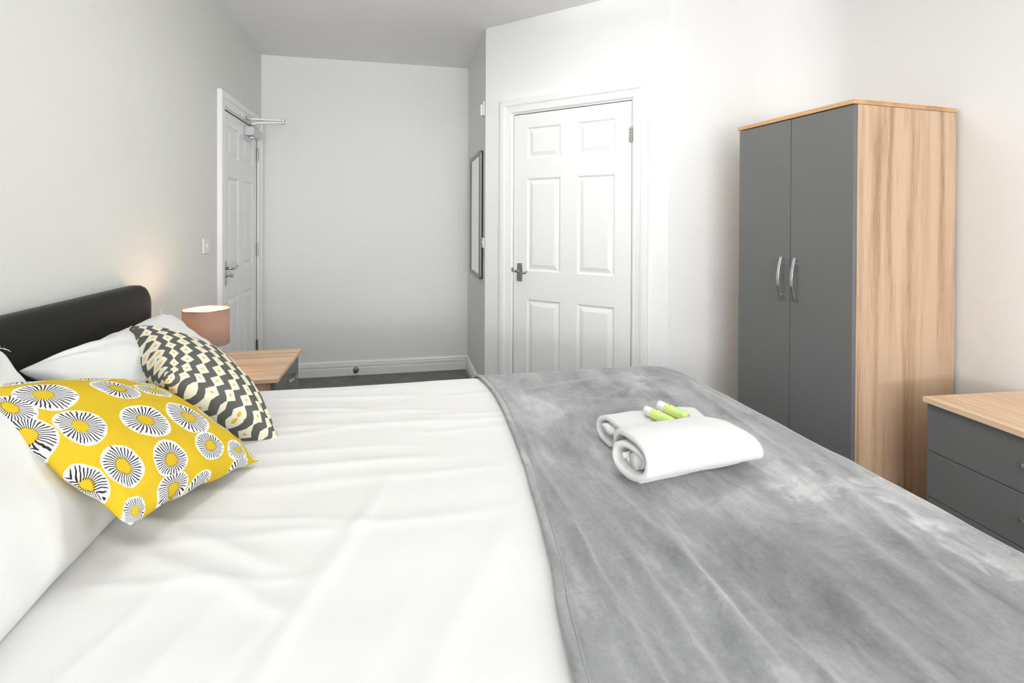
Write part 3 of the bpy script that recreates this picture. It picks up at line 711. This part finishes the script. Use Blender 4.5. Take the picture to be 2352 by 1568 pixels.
yc = pillow('cushion', w(-.905, 1.265, -.345), w(-.477, 1.062, -.550), w(-.362, 1.462, -.622), w(-.735, 1.68, -.472), .14, M['print_yellow'], 100, .06, .5, .006, 1.0, 1, 0, .60)
tag(yc, 'yellow cushion printed with white and black spoked rosettes', 'cushion')
zc = pillow('cushion', w(-.885, 1.96, -.345), w(-.612, 1.545, -.411), w(-.355, 1.655, -.655), w(-.60, 2.02, -.56), .215, M['print_zigzag'], 100, .05, .5, .006, 3.0, 1, 0, .42)
tag(zc, 'grey and cream zigzag cushion with ochre dots propped on the far pillow', 'cushion')

# ------------------------------------------------------------------ towels
def towel(name, c, ang, L, a, bh, turns, label, skew=0, seed=0, flop=0):
    """rolled towel: flattened spiral ribbon swept along its axis"""
    e = thing(name, label, 'towel', c, ang, 'folded white towels on the throw')
    prof = []; n_ = 130; t = .0125; out_, in_ = [], []
    for i in range(n_+1):
        s = i/n_; th_ = -pi*.54+2*pi*turns*s; k_ = 1-.80*s
        ra, rb = a*k_, bh*k_
        sq = abs(cos(th_))**.8*(1 if cos(th_) > 0 else -1), abs(sin(th_))**.9*(1 if sin(th_) > 0 else -1)
        cx, cz = ra*sq[0]+.01*s, rb*sq[1]-.15*bh*s
        out_.append((cx, cz))
    # offset to thickness
    for i in range(n_+1):
        x, z = out_[i]; x2, z2 = out_[min(i+1, n_)]; x1, z1 = out_[max(i-1, 0)]; dx, dz = x2-x1, z2-z1; l = sqrt(dx*dx+dz*dz) or 1
        in_.append((x-dz/l*t, z+dx/l*t))
    loop = out_+in_[::-1]
    rows = []; m_ = 46
    for k in range(m_+1):
        u = -1+2*k/m_; row = []
        for q, (y, z) in enumerate(loop):
            s = (q if q <= n_ else 2*n_+1-q)/n_
            x = u*L/2+.016*sin(s*9+seed)*(1 if u > 0 else -1)*abs(u)**6
            bul = 1+.05*(1-u*u)+.05*nz(u*1.5+seed, y*9, z*9, 1)
            yy = y*bul+skew*x+.004*nz(x*14, y*20+seed, z*20); zz = (z+bh)*bul*(1-flop*max(0, u)**2*.25)+.004*nz(x*14, y*20, z*20+seed)
            if zz < .002: zz = .002
            row.append((x, yy, zz))
        rows.append(row)
    b = MB(); b.grid(rows, True); kk = len(loop)
    for base_ in (0, m_*kk):
        for i in range(n_): b.f.append((base_+i, base_+i+1, base_+2*n_+1-i-1, base_+2*n_+1-i))
    b.build('rolled_terry', M['terry'], e, smooth=True)
    # core so that no gap shows through the middle
    b = MB(); b.tube([(x*L*.47, -.0+skew*x*L*.47, bh*.78) for x in (-1, -.5, 0, .5, 1)], bh*.34, 20); b.build('inner_fold', M['terry'], e, smooth=True)
    return e
tz = BZ+.026
towel('towel', (.732, 1.384, tz), radians(3), .29, .088, .040, 2.0, 'flatter white towel behind, with two green bottles on it', seed=1)
towel('towel', (.715, 1.200, tz), radians(9), .335, .110, .060, 2.4, 'plump rolled white towel in front, nearest the camera', seed=4, flop=.6)

# toiletry bottles
def bottle(c, ang, label, tilt):
    e = thing('toiletry_bottle', label, 'bottle', c, ang, 'green toiletry bottles on the towels'); e.rotation_euler = (0, tilt, ang)
    b = MB(); b.lathe([(0, 0), (.012, 0), (.0135, .002), (.0135, .022), (.012, .024)], 28, 'x'); b.build('cap', M['gel_clear'], e, smooth=True)
    b = MB(); b.lathe([(.012, .024), (.0145, .027), (.0145, .085), (.012, .095), (0, .096)], 28, 'x'); b.build('bottle_body', M['gel'], e, smooth=True)
    b = MB(); rows = []
    for k in range(9):
        a = radians(20+k*15); rows.append([(x, -.0149*cos(a), .0149*sin(a)) for x in (.056, .060, .078, .082)])
    b.grid(rows); b.build('label', M['gel_label'], e, smooth=True)
    b = MB()
    for x, a in ((.035, 95), (.037, 80), (.0345, 110), (.036, 60), (.050, 75), (.052, 95), (.0505, 60), (.054, 110), (.0505, 120)):
        a = radians(a); b.box(x, x+.0022, -.0148*cos(a)-.0008, -.0148*cos(a)+.0008, .0148*sin(a)-.0004, .0148*sin(a)+.0004)
    b.build('print', M['ink'], e)
    return e
bottle(w(.692, 1.384, -.538), radians(-60), 'green bottle on the left of the pair, lying on the rear towel', radians(8))
bottle(w(.751, 1.416, -.538), radians(-60), 'green bottle on the right of the pair, lying on the rear towel', radians(8))
